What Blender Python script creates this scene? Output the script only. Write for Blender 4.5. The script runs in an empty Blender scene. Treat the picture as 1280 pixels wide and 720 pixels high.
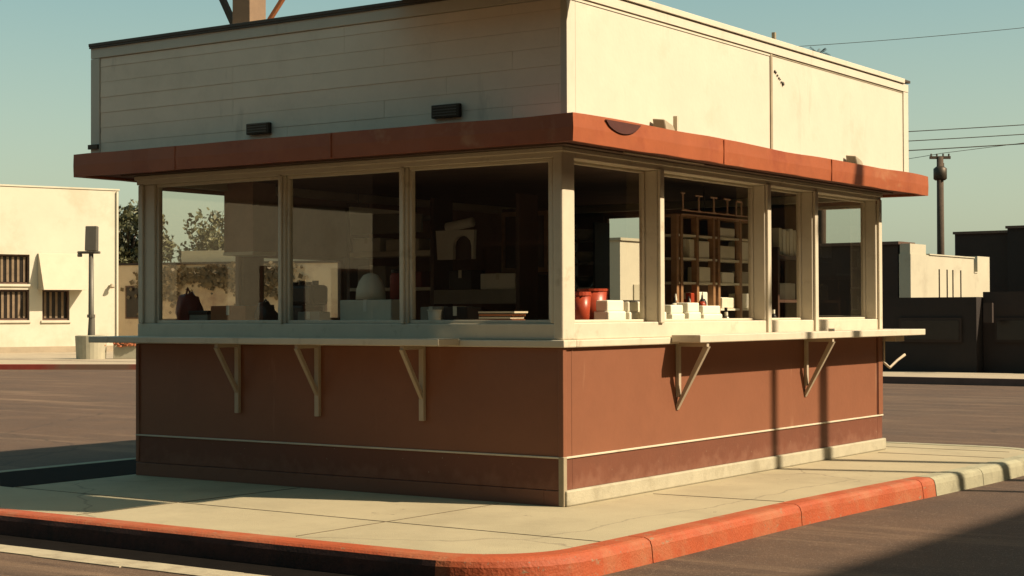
import bpy, bmesh, math, random
from mathutils import Vector, Matrix, noise
random.seed(7)
R=math.radians
sc=bpy.context.scene
COL=sc.collection
# ------------------------------------------------------------------ materials
ALB=.63
def mat(name,col,rough=.7,var=.12,scale=6.,bump=.15,bscale=40.,metal=0.,dirt=None,dscale=2.,dth=(.55,.75),spec=.4,stretch=None,streak=None,speck=None,crack=None,base=None):
    col=tuple(c*ALB for c in col);dirt=dirt and tuple(c*ALB for c in dirt);streak=streak and (tuple(c*ALB for c in streak[0]),)+tuple(streak[1:])
    m=bpy.data.materials.new(name);m.use_nodes=True;nt=m.node_tree;N=nt.nodes;L=nt.links
    b=N['Principled BSDF'];b.inputs['Roughness'].default_value=rough;b.inputs['Metallic'].default_value=metal
    b.inputs['Specular IOR Level'].default_value=spec
    tc=N.new('ShaderNodeTexCoord');mp=N.new('ShaderNodeMapping');L.new(tc.outputs['Object'],mp.inputs[0])
    if stretch: mp.inputs['Scale'].default_value=stretch
    n1=N.new('ShaderNodeTexNoise');n1.inputs['Scale'].default_value=scale;n1.inputs['Detail'].default_value=8;n1.inputs['Roughness'].default_value=.65
    L.new(mp.outputs[0],n1.inputs['Vector'])
    r=N.new('ShaderNodeValToRGB');r.color_ramp.elements[0].position=.3;r.color_ramp.elements[1].position=.7
    lo=[c*(1-var) for c in col]+[1];hi=[min(1,c*(1+var)) for c in col]+[1]
    r.color_ramp.elements[0].color=lo;r.color_ramp.elements[1].color=hi
    L.new(n1.outputs['Fac'],r.inputs[0]);out=r.outputs[0]
    def over(out,colr,sc_,th,st,det=6):
        mp2=N.new('ShaderNodeMapping');mp2.inputs['Scale'].default_value=st or (1,1,1);mp2.inputs['Location'].default_value=(3.1,7.7,1.3)
        L.new(tc.outputs['Object'],mp2.inputs[0])
        n2=N.new('ShaderNodeTexNoise');n2.inputs['Scale'].default_value=sc_;n2.inputs['Detail'].default_value=det;n2.inputs['Roughness'].default_value=.7
        L.new(mp2.outputs[0],n2.inputs['Vector'])
        mr=N.new('ShaderNodeMapRange');mr.inputs['From Min'].default_value=th[0];mr.inputs['From Max'].default_value=th[1];L.new(n2.outputs['Fac'],mr.inputs['Value'])
        mx=N.new('ShaderNodeMix');mx.data_type='RGBA';L.new(mr.outputs[0],mx.inputs['Factor']);L.new(out,mx.inputs['A']);mx.inputs['B'].default_value=list(colr)+[1]
        return mx.outputs['Result']
    if dirt: out=over(out,dirt,dscale,dth,None)
    if streak: out=over(out,streak[0],streak[1],streak[2],streak[3],4)
    if speck: out=over(out,tuple(c*ALB for c in speck[0]),speck[1],speck[2],None,2)
    if base:   # splashed dirt along the foot of the wall
        sx=N.new('ShaderNodeSeparateXYZ');L.new(tc.outputs['Object'],sx.inputs[0]);nn=N.new('ShaderNodeTexNoise');nn.inputs['Scale'].default_value=9;nn.inputs['Detail'].default_value=8;L.new(tc.outputs['Object'],nn.inputs['Vector'])
        ma=N.new('ShaderNodeMath');ma.operation='MULTIPLY_ADD';ma.inputs[1].default_value=-.45;L.new(nn.outputs['Fac'],ma.inputs[0]);L.new(sx.outputs['Z'],ma.inputs[2])
        mr=N.new('ShaderNodeMapRange');mr.inputs['From Min'].default_value=base[1]-.22;mr.inputs['From Max'].default_value=base[1]-.10;mr.inputs['To Min'].default_value=.75;mr.inputs['To Max'].default_value=0;L.new(ma.outputs[0],mr.inputs['Value'])
        mx=N.new('ShaderNodeMix');mx.data_type='RGBA';L.new(mr.outputs[0],mx.inputs['Factor']);L.new(out,mx.inputs['A']);mx.inputs['B'].default_value=[c*ALB for c in base[0]]+[1];out=mx.outputs['Result']
    if crack:
        vo=N.new('ShaderNodeTexVoronoi');vo.feature='DISTANCE_TO_EDGE';vo.inputs['Scale'].default_value=crack[1];n5=N.new('ShaderNodeTexNoise');n5.inputs['Scale'].default_value=1.6;n5.inputs['Detail'].default_value=6
        L.new(tc.outputs['Object'],n5.inputs['Vector']);va=N.new('ShaderNodeMix');va.data_type='RGBA';va.inputs['Factor'].default_value=.30;L.new(tc.outputs['Object'],va.inputs['A']);L.new(n5.outputs['Color'],va.inputs['B']);L.new(va.outputs['Result'],vo.inputs['Vector'])
        mr=N.new('ShaderNodeMapRange');mr.inputs['From Min'].default_value=0;mr.inputs['From Max'].default_value=crack[2];mr.inputs['To Min'].default_value=.8;mr.inputs['To Max'].default_value=0;L.new(vo.outputs['Distance'],mr.inputs['Value'])
        mx=N.new('ShaderNodeMix');mx.data_type='RGBA';L.new(mr.outputs[0],mx.inputs['Factor']);L.new(out,mx.inputs['A']);mx.inputs['B'].default_value=[c*ALB for c in crack[0]]+[1];out=mx.outputs['Result']
    L.new(out,b.inputs['Base Color'])
    if bump:
        n3=N.new('ShaderNodeTexNoise');n3.inputs['Scale'].default_value=bscale;n3.inputs['Detail'].default_value=6;L.new(tc.outputs['Object'],n3.inputs['Vector'])
        bp=N.new('ShaderNodeBump');bp.inputs['Strength'].default_value=bump;bp.inputs['Distance'].default_value=.01;L.new(n3.outputs['Fac'],bp.inputs['Height']);L.new(bp.outputs[0],b.inputs['Normal'])
    return m
M={}
M['cream']=mat('cream_paint',(.88,.79,.615),.55,.04,3,.12,25,dirt=(.70,.61,.44),dscale=1.6,dth=(.56,.9),streak=((.60,.50,.36),2.6,(.62,.9),(1.5,1.5,.25)))
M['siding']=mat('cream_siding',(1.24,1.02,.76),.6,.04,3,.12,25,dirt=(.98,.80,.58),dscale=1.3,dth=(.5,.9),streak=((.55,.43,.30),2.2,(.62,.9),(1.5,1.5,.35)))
M['trim']=mat('cream_trim',(.84,.73,.54),.5,.06,5,.08,30,dirt=(.5,.4,.26),dscale=5,dth=(.58,.8))
M['trimdark']=mat('grimy_trim',(.46,.37,.24),.6,.12,8,.1,40)
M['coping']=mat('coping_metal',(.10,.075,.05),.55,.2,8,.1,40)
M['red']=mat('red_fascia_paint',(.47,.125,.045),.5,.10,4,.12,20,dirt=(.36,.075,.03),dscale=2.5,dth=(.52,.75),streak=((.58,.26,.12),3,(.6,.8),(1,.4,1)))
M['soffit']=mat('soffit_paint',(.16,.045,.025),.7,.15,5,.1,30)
M['fascia_shade']=mat('painted_shadow_patch',(.10,.022,.012),.7,.15,6)
M['brown']=mat('brown_wall_paint',(.31,.116,.057),.5,.05,2.5,.14,18,dirt=(.27,.10,.05),dscale=1.2,dth=(.5,.8),streak=((.42,.20,.11),5,(.66,.74),(1.2,1.2,.12)),speck=((.17,.08,.05),38,(.74,.78)))
M['brown2']=mat('brown_lower_paint',(.21,.068,.034),.6,.08,3,.14,22,dirt=(.18,.06,.03),dscale=1.8,dth=(.5,.8),base=((.29,.12,.07),.10),speck=((.42,.30,.2),30,(.72,.76)))
M['plinth']=mat('concrete_plinth',(.56,.50,.35),.85,.12,5,.3,60,dirt=(.36,.31,.2),dscale=3,dth=(.5,.75))
M['conc']=mat('sidewalk_concrete',(.53,.44,.27),.9,.08,1.3,.35,110,dirt=(.40,.33,.20),dscale=.9,dth=(.48,.75),streak=((.24,.18,.11),5,(.66,.72),(1,1,1)),speck=((.25,.20,.13),60,(.66,.72)),crack=((.30,.24,.15),.30,.0035))
M['conc_far']=mat('far_sidewalk',(.50,.40,.27),.9,.12,1.5,.2,60,dirt=(.32,.26,.18),dscale=.5)
M['kerbplain']=mat('kerb_concrete',(.46,.42,.27),.9,.12,5,.4,60,dirt=(.30,.27,.17),dscale=3.5,dth=(.5,.7))
M['kerbred']=mat('kerb_red_paint',(.49,.092,.024),.7,.10,6,.5,60,dirt=(.50,.17,.07),dscale=2.6,dth=(.46,.68),streak=((.36,.22,.12),8,(.63,.69),(1,1,2.5)),speck=((.30,.20,.13),45,(.68,.72)))
M['asphalt']=mat('asphalt',(.125,.068,.037),.9,.16,2.2,.6,150,dirt=(.085,.048,.028),dscale=.45,dth=(.45,.68),streak=((.24,.145,.082),1.4,(.52,.74),(.16,1.5,1)),speck=((.30,.20,.13),70,(.60,.68)),crack=((.06,.036,.022),.22,.005))
M['ground_shade']=mat('painted_ground_shade',(.012,.009,.007),.95,.2,8,.4,80,spec=.05)  # near-black colour painted in for ground shade
M['pale']=mat('pale_gutter_concrete',(.55,.46,.30),.85,.12,6,.3,70,dirt=(.36,.28,.18),dscale=4,dth=(.5,.7))
M['woodin']=mat('dark_interior',(.46,.28,.19),.8,.2,3,.1,20)
M['ceil']=mat('interior_ceiling',(.16,.10,.07),.85,.2,3,.1,20)
M['floorin']=mat('interior_floor',(.10,.07,.05),.7,.2,4)
M['bracket']=mat('bracket_paint',(.62,.50,.35),.5,.08,6,.1,30)
M['bronze']=mat('dark_metal',(.075,.055,.035),.5,.2,6,.05,30,metal=.5)
M['grey']=mat('grey_metal',(.16,.14,.105),.5,.12,5,.05,30,metal=.3)
M['white']=mat('white_paper',(1.36,1.31,1.10),.8,.04,5,.05,30)
M['pap']=mat('offwhite_box',(1.18,1.10,.86),.8,.07,5,.05,30)
M['orange']=mat('orange_brown_box',(.60,.20,.07),.7,.15,6)
M['redplast']=mat('red_plastic',(.62,.09,.04),.35,.08,6,.03)
M['darkred']=mat('dark_red_bag',(.34,.05,.03),.6,.15,6)
M['black']=mat('black_thing',(.018,.013,.011),.5,.2,6,.05)
M['greybox']=mat('grey_box',(.50,.46,.37),.75,.1,6)
M['wood']=mat('brown_wood',(.50,.27,.13),.5,.18,3,.1,30,stretch=(1,1,6))
M['cabinet']=mat('dark_cabinet',(.13,.065,.04),.5,.18,3,.1,30)
M['steel']=mat('steel',(.45,.42,.36),.35,.1,5,.02,30,metal=.7)
M['copper']=mat('copper_sign_metal',(1,.62,.42),.35,.12,8,.02,30,metal=.2)
M['bldg']=mat('far_cream_stucco',(.80,.73,.56),.85,.06,.5,.25,6,dirt=(.60,.50,.34),dscale=.35,dth=(.5,.8))
M['bldgpink']=mat('far_pink_stucco',(.74,.60,.42),.85,.10,.5,.25,6,dirt=(.42,.28,.2),dscale=.5)
M['bldgpale']=mat('far_pale_stucco',(.66,.60,.44),.85,.08,.5,.2,6,dirt=(.5,.44,.32),dscale=.6)
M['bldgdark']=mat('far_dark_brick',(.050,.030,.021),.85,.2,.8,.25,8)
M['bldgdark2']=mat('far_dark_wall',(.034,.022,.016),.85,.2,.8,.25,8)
M['winfar']=mat('far_dark_window',(.03,.022,.016),.25,.2,3,0)
M['curtain']=mat('far_curtain',(.28,.19,.11),.8,.25,3,0)
M['awn']=mat('awning_canvas',(.68,.585,.42),.8,.06,2,.1,20)
M['bark']=mat('bark',(.10,.065,.04),.9,.2,6,.4,30)
M['flower']=mat('orange_flowers',(.62,.20,.08),.7,.3,12)
M['wallconc']=mat('planter_concrete',(.52,.47,.33),.85,.1,4,.2,30)
M['mastwood']=mat('mast_paint',(.30,.19,.11),.6,.15,5)
M['unseenface']=mat('unseen_face',(.5,.42,.3),.6,.1,3)
def leafmat(name,a,b):
    m=bpy.data.materials.new(name);m.use_nodes=True;nt=m.node_tree;N=nt.nodes;L=nt.links;p=N['Principled BSDF'];p.inputs['Roughness'].default_value=.6
    g=N.new('ShaderNodeTexCoord');n=N.new('ShaderNodeTexNoise');n.inputs['Scale'].default_value=1.4;n.inputs['Detail'].default_value=6;L.new(g.outputs['Object'],n.inputs[0])
    r=N.new('ShaderNodeValToRGB');r.color_ramp.elements[0].position=.35;r.color_ramp.elements[1].position=.65;r.color_ramp.elements[0].color=(*a,1);r.color_ramp.elements[1].color=(*b,1)
    L.new(n.outputs['Fac'],r.inputs[0]);L.new(r.outputs[0],p.inputs['Base Color']);return m
M['leaf']=leafmat('leaves',(.028,.034,.014),(.10,.095,.035))
M['shadow_leaf']=leafmat('shadow_speck_leaves',(.05,.035,.015),(.13,.09,.04))
M['dleaf']=leafmat('dark_leaves',(.022,.022,.012),(.05,.045,.02))
def glassmat():
    m=bpy.data.materials.new('window_glass');m.use_nodes=True;nt=m.node_tree;N=nt.nodes;L=nt.links
    for n in list(N): N.remove(n)
    o=N.new('ShaderNodeOutputMaterial');t=N.new('ShaderNodeBsdfTransparent');t.inputs[0].default_value=(.93,.92,.88,1)
    g=N.new('ShaderNodeBsdfGlossy');g.inputs['Roughness'].default_value=.01;g.inputs[0].default_value=(.9,.88,.82,1)
    lw=N.new('ShaderNodeLayerWeight');lw.inputs['Blend'].default_value=.5;pw=N.new('ShaderNodeMath');pw.operation='POWER';pw.inputs[1].default_value=5
    L.new(lw.outputs['Facing'],pw.inputs[0]);f=N.new('ShaderNodeMapRange');f.inputs['To Min'].default_value=.055;f.inputs['To Max'].default_value=1;L.new(pw.outputs[0],f.inputs[0]);x=N.new('ShaderNodeMixShader')
    L.new(f.outputs[0],x.inputs[0]);L.new(t.outputs[0],x.inputs[1]);L.new(g.outputs[0],x.inputs[2]);L.new(x.outputs[0],o.inputs[0]);return m
M['glass']=glassmat()
# ------------------------------------------------------------------ mesh builder
class MB:
    def __init__(s): s.b=bmesh.new()
    def box(s,x0,x1,y0,y1,z0,z1):
        v=[s.b.verts.new(p) for p in [(x0,y0,z0),(x1,y0,z0),(x1,y1,z0),(x0,y1,z0),(x0,y0,z1),(x1,y0,z1),(x1,y1,z1),(x0,y1,z1)]]
        for f in [(0,3,2,1),(4,5,6,7),(0,1,5,4),(1,2,6,5),(2,3,7,6),(3,0,4,7)]: s.b.faces.new([v[i] for i in f])
        return s
    def hexa(s,P):
        v=[s.b.verts.new(p) for p in P]
        for f in [(0,3,2,1),(4,5,6,7),(0,1,5,4),(1,2,6,5),(2,3,7,6),(3,0,4,7)]: s.b.faces.new([v[i] for i in f])
        return s
    def bar(s,a,b,w,h=None,up=(0,0,1)):
        a=Vector(a);b=Vector(b);h=h or w;d=(b-a).normalized();u=Vector(up)
        if abs(d.dot(u))>.99:u=Vector((1,0,0))
        x=d.cross(u).normalized();y=x.cross(d).normalized()
        P=[p+x*sx*w/2+y*sy*h/2 for p in (a,b) for sx,sy in ((-1,-1),(1,-1),(1,1),(-1,1))]
        return s.hexa(P)
    def tube(s,pts,rad,n=10,cap=True):
        pts=[Vector(p) for p in pts];rad=rad if isinstance(rad,(list,tuple)) else [rad]*len(pts);rings=[]
        for i,p in enumerate(pts):
            d=(pts[min(i+1,len(pts)-1)]-pts[max(i-1,0)]).normalized();u=Vector((0,0,1)) if abs(d.z)<.95 else Vector((1,0,0))
            x=d.cross(u).normalized();y=d.cross(x)
            rings.append([s.b.verts.new(p+(x*math.cos(2*math.pi*k/n)+y*math.sin(2*math.pi*k/n))*rad[i]) for k in range(n)])
        for a,b in zip(rings,rings[1:]):
            for k in range(n): s.b.faces.new([a[k],a[(k+1)%n],b[(k+1)%n],b[k]])
        if cap: s.b.faces.new(rings[0]);s.b.faces.new(rings[-1][::-1])
        return s
    def prism(s,poly,lo,hi,axis):   # poly of 2d points extruded along axis
        def P(p,t): return {'x':(t,p[0],p[1]),'y':(p[0],t,p[1]),'z':(p[0],p[1],t)}[axis]
        a=[s.b.verts.new(P(p,lo)) for p in poly];b=[s.b.verts.new(P(p,hi)) for p in poly]
        s.b.faces.new(a);s.b.faces.new(b[::-1]);n=len(poly)
        for i in range(n): s.b.faces.new([a[i],a[(i+1)%n],b[(i+1)%n],b[i]])
        return s
    def blob(s,c,r,sub=2,amp=.15,sq=(1,1,1)):
        g=bmesh.ops.create_icosphere(s.b,subdivisions=sub,radius=1)
        for v in g['verts']:
            k=1+amp*noise.noise(v.co*2.3+Vector(c)*5)
            v.co=Vector((v.co.x*sq[0],v.co.y*sq[1],v.co.z*sq[2]))*r*k+Vector(c)
        return s
    def build(s,name,m,parent=None,bev=0,smooth=False,seg=2):
        bmesh.ops.recalc_face_normals(s.b,faces=s.b.faces)
        me=bpy.data.meshes.new(name);s.b.to_mesh(me);s.b.free();me.materials.append(M[m] if isinstance(m,str) else m)
        o=bpy.data.objects.new(name,me);COL.objects.link(o)
        if parent: o.parent=parent
        if smooth:
            for p in me.polygons:p.use_smooth=True
        if bev:
            md=o.modifiers.new('bevel','BEVEL');md.width=bev;md.segments=seg;md.limit_method='ANGLE';md.angle_limit=R(40)
        return o
def tag(o,label=None,cat=None,group=None,kind=None):
    if label:o['label']=label
    if cat:o['category']=cat
    if group:o['group']=group
    if kind:o['kind']=kind
    return o
def empty(name,loc=(0,0,0),rz=0,**k):
    o=bpy.data.objects.new(name,None);COL.objects.link(o);o.location=loc;o.rotation_euler=(0,0,rz);o.empty_display_size=.2
    return tag(o,**k)
def struct(name,mb,m,**k): return tag(mb.build(name,m,**k),kind='structure')
def copy_tree(o,parent=None):
    c=o.copy();COL.objects.link(c);c.parent=parent
    for ch in [x for x in bpy.data.objects if x.parent==o]: copy_tree(ch,c)
    return c
def B(*a): return MB().box(*a)

# ------------------------------------------------------------------ ground, roads, pavements
g=MB();g.box(-260,260,-120,420,-.35,-.15);struct('road',g,'asphalt')
RZ=-.15
def arc(cx,cy,r,a0,a1,n=10): return [(cx+r*math.cos(R(a0+(a1-a0)*i/n)),cy+r*math.sin(R(a0+(a1-a0)*i/n))) for i in range(n+1)]
# island outline, counter-clockwise, outer top edge of the kerb
pathA=[(-5.2,-2.43)]+[(-5.2+i*.6,-2.43-.008*i) for i in range(1,9)]+arc(.62,-1.76,.73,-88,-3,12)
path_right=[(1.365,-1.0),(1.37,-.2),(1.37,.6),(1.38,1.3),(1.41,2.1),(1.45,2.8),(1.49,3.43)]
path_plain=[(1.49,3.445),(1.53,4.2),(1.555,4.9),(1.56,5.6)]+arc(.80,6.20,.76,4,90,10)+[(0.1,6.965),(-1.5,6.97),(-3,6.97),(-4.6,6.97)]+arc(-5.0,6.2,.77,92,178,8)+[(-5.78,4),(-5.78,2),(-5.78,0),(-5.78,-1.2)]+arc(-5.15,-1.75,.66,182,268,8)
prof=[(.0,-.19),(.028,-.15),(.018,-.05),(.006,-.018),(-.012,-.004),(-.035,.004),(-.16,.004),(-.16,-.10)]
def offset(path,i,d):
    a=Vector(path[max(i-1,0)]);b=Vector(path[min(i+1,len(path)-1)]);t=(b-a).normalized();n=Vector((t.y,-t.x));return Vector(path[i])+n*d
def kerb(name,path,m,gap=1.83,start=.9):
    # densify
    P=[Vector(p) for p in path];dens=[P[0]]
    for a,b in zip(P,P[1:]):
        n=max(1,int((b-a).length/.12))
        for k in range(1,n+1): dens.append(a.lerp(b,k/n))
    mb=MB();b=mb.b;acc=0;nxt=start;prev=None;
    for i,p in enumerate(dens):
        if i: acc+=(dens[i]-dens[i-1]).length
        w=[.006*noise.noise(Vector((p.x*2.1,p.y*2.1,k*.7))) for k in range(8)]
        def ring(pos_shift=0):
            o=[]
            for k,(d,z) in enumerate(prof):
                q=offset(dens,i,d+w[k]*(1 if 0<k<5 else 0));o.append(b.verts.new((q.x,q.y,z+w[k]*.4*(1 if 1<k<6 else 0))))
            return o
        r=ring()
        if prev:
            for k in range(7): b.faces.new([prev[k],r[k],r[k+1],prev[k+1]])
        if acc>nxt and 2<i<len(dens)-2:
            # joint: a narrow groove, tool-cut
            b.faces.new(r[::-1])
            t=(dens[i+1]-dens[i]).normalized()*.011;g=[]
            for v in r: g.append(b.verts.new(v.co+Vector((t.x,t.y,0))))
            b.faces.new(g);prev=g;nxt=acc+gap
        else: prev=r
    o=struct(name,mb,m,smooth=False)
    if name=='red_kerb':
        o.data.materials.append(mat('painted_shade_kerb_face',(.085,.028,.018),.85,.3,7,.3,60,dirt=(.03,.015,.01),dscale=4,dth=(.45,.65)))  # front kerb face painted near black as its shade
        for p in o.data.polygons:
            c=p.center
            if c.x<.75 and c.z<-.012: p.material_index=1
    return o
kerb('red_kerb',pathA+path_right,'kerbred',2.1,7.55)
kerb('kerb',path_plain,'kerbplain',1.2,.9)
# island pavement slab, slabs separated by tooled joints
full=pathA+path_right+path_plain
inner=[offset(full,i,-.157) for i in range(len(full))]
mb=MB();vs=[mb.b.verts.new((p.x,p.y,-.10)) for p in inner];f=mb.b.faces.new(vs)
e=bmesh.ops.extrude_face_region(mb.b,geom=[f]);
for v in e['geom']:
    if isinstance(v,bmesh.types.BMVert): v.co.z=0
struct('sidewalk',mb,'conc')
mj=MB()
for (a,b_) in [((-5,-1.25),(1.2,-1.42)),((-2.6,-2.25),(-2.5,-.04)),((-.55,-2.25),(-.5,-.1)),((.12,1.1),(1.2,1.15)),((.12,5.6),(1.38,5.62)),((-4.5,6.3),(1.2,6.33))]:
    mj.bar((a[0],a[1],.0015),(b_[0],b_[1],.0015),.009,.003)
struct('sidewalk_joint',mj,mat('joint_dirt',(.17,.13,.075),.9,.2,5,0))
ap=MB();ap.prism([(-5.6,-1.20),(-4.50,-1.28),(-4.50,6.3),(-5.6,6.1)],-.01,.004,'z');struct('painted_shade_apron',ap,'ground_shade')  # near-black sheet painted where the stand's shadow falls on the left
# gutter strip painted near black as shade of the front kerb, and pale concrete strip beyond it
gu=MB();gu.box(-9,1.0,-2.84,-2.40,-.16,-.146);struct('painted_shade_gutter',gu,'ground_shade')
pl=MB()
n=26;pts=[(-9+i*(10.6)/n) for i in range(n+1)]
for i in range(n):
    x0,x1=pts[i],pts[i+1]; a=.012*math.sin(i*1.7)
    pl.box(x0,x1,-3.07+a,-2.84+a*.4,-.16,-.143)
struct('road_edge_strip',pl,'pale')
# pavement across the side street (right, out of view) that carries the two poles
rp=MB();rp.box(6.0,9.5,-30,14,-.16,0);struct('side_pavement',rp,'conc_far')
# far pavements
fp=MB();fp.box(-60,40,24.35,27.3,-.16,0);struct('far_pavement',fp,'conc_far')
fk=MB();fk.box(-60,40,24.2,24.352,-.17,-.0);struct('far_kerb',fk,mat('far_kerb',(.16,.10,.08),.9,.2,2))
# left far pavement in the street across: kerb line direction
ld=Vector((.885,.465,0));ln=Vector((.465,-.885,0))
def oriented(p0,d,l0,l1,w0,w1,z0,z1,mb=None):
    mb=mb or MB();n=Vector((d[1],-d[0],0));d=Vector((d[0],d[1],0));p=Vector(p0)
    P=[p+d*a+n*b+Vector((0,0,z)) for z in (z0,z1) for a,b in ((l0,w0),(l1,w0),(l1,w1),(l0,w1))]
    return mb.hexa(P)
lp0=(-31.5,21.15,0)
mbk=oriented(lp0,ld,-40,14,-.2,0,-.17,.0);struct('red_far_kerb',mbk,mat('far_red_kerb',(.42,.06,.035),.8,.2,1.5,0,dirt=(.30,.17,.10),dscale=.12,dth=(.45,.55)))
mbp=oriented(lp0,ld,-40,14,-30,-.21,-.18,-.004);struct('left_far_pavement',mbp,'conc_far')

# ------------------------------------------------------------------ THE FOOD STAND
W=4.427;D=5.997
S=empty('food_stand',label='small flat-roofed corner food stand, cream parapet over red canopy fascia and brown lower walls',cat='food stand')
def thickwall(mb,z0,z1,o=0,t=.12,x0=-W,x1=0,y0=0,y1=D):
    mb.box(x0-o,x1+o,y0-o,y0+t,z0,z1);mb.box(x0-o,x1+o,y1-t,y1+o,z0,z1)
    mb.box(x0-o,x0+t,y0+t,y1-t,z0,z1);mb.box(x1-t,x1+o,y0+t,y1-t,z0,z1);return mb
thickwall(MB(),.355,1.15).build('wall',M['brown'],S,bev=.006)
thickwall(MB(),.115,.345,.004).build('lower_wall',M['brown2'],S,bev=.004)
ph=MB();ph.box(-.16,.035,-.003,D+.035,0,.115);ph.box(-W,-.16,D-.16,D+.035,0,.115);ph.build('plinth',M['plinth'],S,bev=.012)
ph=MB();ph.box(-W-.01,-.161,-.010,.15,0,.112);ph.box(-.161,.01,-.010,-.0035,0,.112);ph.box(-W-.01,-W+.15,.15,D-.161,0,.112);ph.build('painted_base',M['brown2'],S,bev=.004)
thickwall(MB(),.344,.358,.014,.1).build('chair_rail',M['trim'],S,bev=.003)
# corner and panel trims on the brown walls
for q in [(-.035,.012,-.012,.035,.12,1.148),(-.035,.012,D-.10,D+.012,.36,1.148),(-W-.012,-W+.03,-.012,.03,.12,1.148)]: B(*q).build('corner_trim',M['brown'],S,bev=.006)
# unseen box added above the parapet corner to widen the ground shadow
CS=B(-1.4,1.45,-.78,-.05,3.815,5.4).build('shadow_caster_box',M['unseenface'],S,bev=.01)
for x in (-1.0,-.1): MB().bar((x,.2,3.36),(x,.2,4.6),.06).bar((x,.2,4.5),(x,-.21,4.5),.06).build('shadow_caster_leg',M['bronze'],CS)
sd=MB();sd.box(.0,.006,D-.125,D-.115,.36,1.14);sd.build('panel_joint',M['soffit'],S)
cb=MB();cb.box(-.03,.017,-.017,.03,0.0,.36);cb.build('corner_guard',M['trimdark'],S,bev=.006)
# sill band under the windows
sb=thickwall(MB(),1.15,1.205,.035,.14);sb.build('window_ledge',M['trim'],S,bev=.008)
# ---- window bands : frames as parts, each pane its own
zb,zt=1.205,2.60
top=thickwall(MB(),2.535,2.612,.006,.17);top.box(-W-.02,.022,-.022,-.006,2.575,2.612);top.box(.006,.022,-.006,D+.02,2.575,2.612)
top.build('head_rail',M['trim'],S,bev=.006)
bot=MB();bot.box(-W,0,0,.10,zb,1.325);bot.box(-.17,0,.10,D,zb,1.33);bot.box(-W,-W+.10,.10,D-.10,zb,1.33);bot.box(-W+.10,-.17,D-.10,D,zb,1.33)
bot.build('bottom_rail',M['trim'],S,bev=.008)
def post(x0,x1,y0,y1,z0=1.325,z1=2.535,m='trim'): return B(x0,x1,y0,y1,z0,z1).build('post',M[m],S,bev=.01)
# front (left in the photo) face
B(-.075,0.008,-.008,.16,1.205,2.60).build('corner_post',M['trim'],S,bev=.012)
for x0,x1 in [(-.112,-.077),(-1.502,-1.428),(-2.772,-2.698),(-W,-4.218)]:
    post(x0,x1,.004,.10)
for xc in (-1.465,-2.735,-4.36): B(xc-.015,xc+.015,-.018,.002,1.325,2.535).build('mullion_cover',M['trim'],S,bev=.006)
# right face
for y0,y1 in [(.162,.18),(1.40,1.48),(3.33,3.43),(4.34,4.44),(5.88,D)]:
    post(-.17,-.004,y0,y1,1.33,2.535)
for yc,w,zl in ((1.44,.034,1.32),(3.38,.036,1.215),(4.39,.036,1.215),(5.95,.04,1.21)): B(-.004,.022,yc-w,yc+w,zl,2.545).build('mullion_cover',M['trim'],S,bev=.008)
# windows: sash frame + pane
def window(face,a0,a1,z0=1.325,z1=2.535,fr=.035,off=.04,m='trim'):
    mb=MB()
    def bx(a,b,za,zb_,d0,d1):
        if face=='f': mb.box(a,b,d0,d1,za,zb_)
        elif face=='b': mb.box(a,b,D-d1,D-d0,za,zb_)
        elif face=='r': mb.box(-d1-.085,-d0-.085,a,b,za,zb_)
        else: mb.box(-W+d0,-W+d1,a,b,za,zb_)
    bx(a0,a1,z0,z0+fr,.028,.075);bx(a0,a1,z1-fr,z1,.028,.075);bx(a0,a0+fr,z0+fr,z1-fr,.028,.075);bx(a1-fr,a1,z0+fr,z1-fr,.028,.075)
    w=mb.build('window',M[m],S,bev=.005)
    g=MB()
    if face=='f': g.box(a0+fr,a1-fr,.045,.051,z0+fr,z1-fr)
    elif face=='b': g.box(a0+fr,a1-fr,D-.051,D-.045,z0+fr,z1-fr)
    elif face=='r': g.box(-.136,-.130,a0+fr,a1-fr,z0+fr,z1-fr)
    else: g.box(-W+.045,-W+.051,a0+fr,a1-fr,z0+fr,z1-fr)
    # single sheet of glass: keep one plane so that light crosses one surface
    bm=g.b
    keep={'f':1,'b':1,'r':0,'l':0}[face]
    fs=[f_ for f_ in bm.faces if len(set(round(v.co[keep],5) for v in f_.verts))==1]
    bmesh.ops.delete(bm,geom=[f_ for f_ in bm.faces if f_ not in fs]+[fs[0]],context='FACES_ONLY')
    bmesh.ops.delete(bm,geom=[v for v in bm.verts if not v.link_faces],context='VERTS')
    g.build('pane',M['glass'],w)
for a in [(-4.218,-2.772),(-2.698,-1.502),(-1.428,-.112)]: window('f',*a,z0=1.3255,z1=2.535,fr=.026)
for a in [(.18,1.40),(1.48,3.33),(3.43,4.34),(4.44,5.88)]: window('r',*a,z0=1.33,fr=.020)
# left side wall: glazed bays, and back wall
for a in [(.14,1.22),(1.49,2.68)]: window('l',*a,z0=1.33,z1=(2.535 if a[0]<1 else 1.97),m='woodin')
window('b',-3.25,-2.22,z0=1.33,z1=2.5,m='woodin');window('b',-.78,-.12,z0=1.33,z1=2.5)
lw=MB();lw.box(-W,-W+.1,1.22,1.49,1.33,2.535);lw.box(-W,-W+.1,1.49,2.68,1.97,2.535);lw.box(-W,-W+.1,2.68,D-.1,1.33,2.535)
lw.box(-W+.10,-3.25,D-.1,D,1.33,2.535);lw.box(-2.22,-.78,D-.1,D,1.33,2.535);lw.box(-W,-.0,D-.1,D,2.50,2.535)
lw.build('rear_wall',M['woodin'],S)
B(-W+.1,-.12,.12,D-.12,.02,.06).build('floor',M['floorin'],S)
B(-W-.1,.1,-.1,D+.1,2.613,2.68).build('ceiling',M['ceil'],S)
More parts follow.
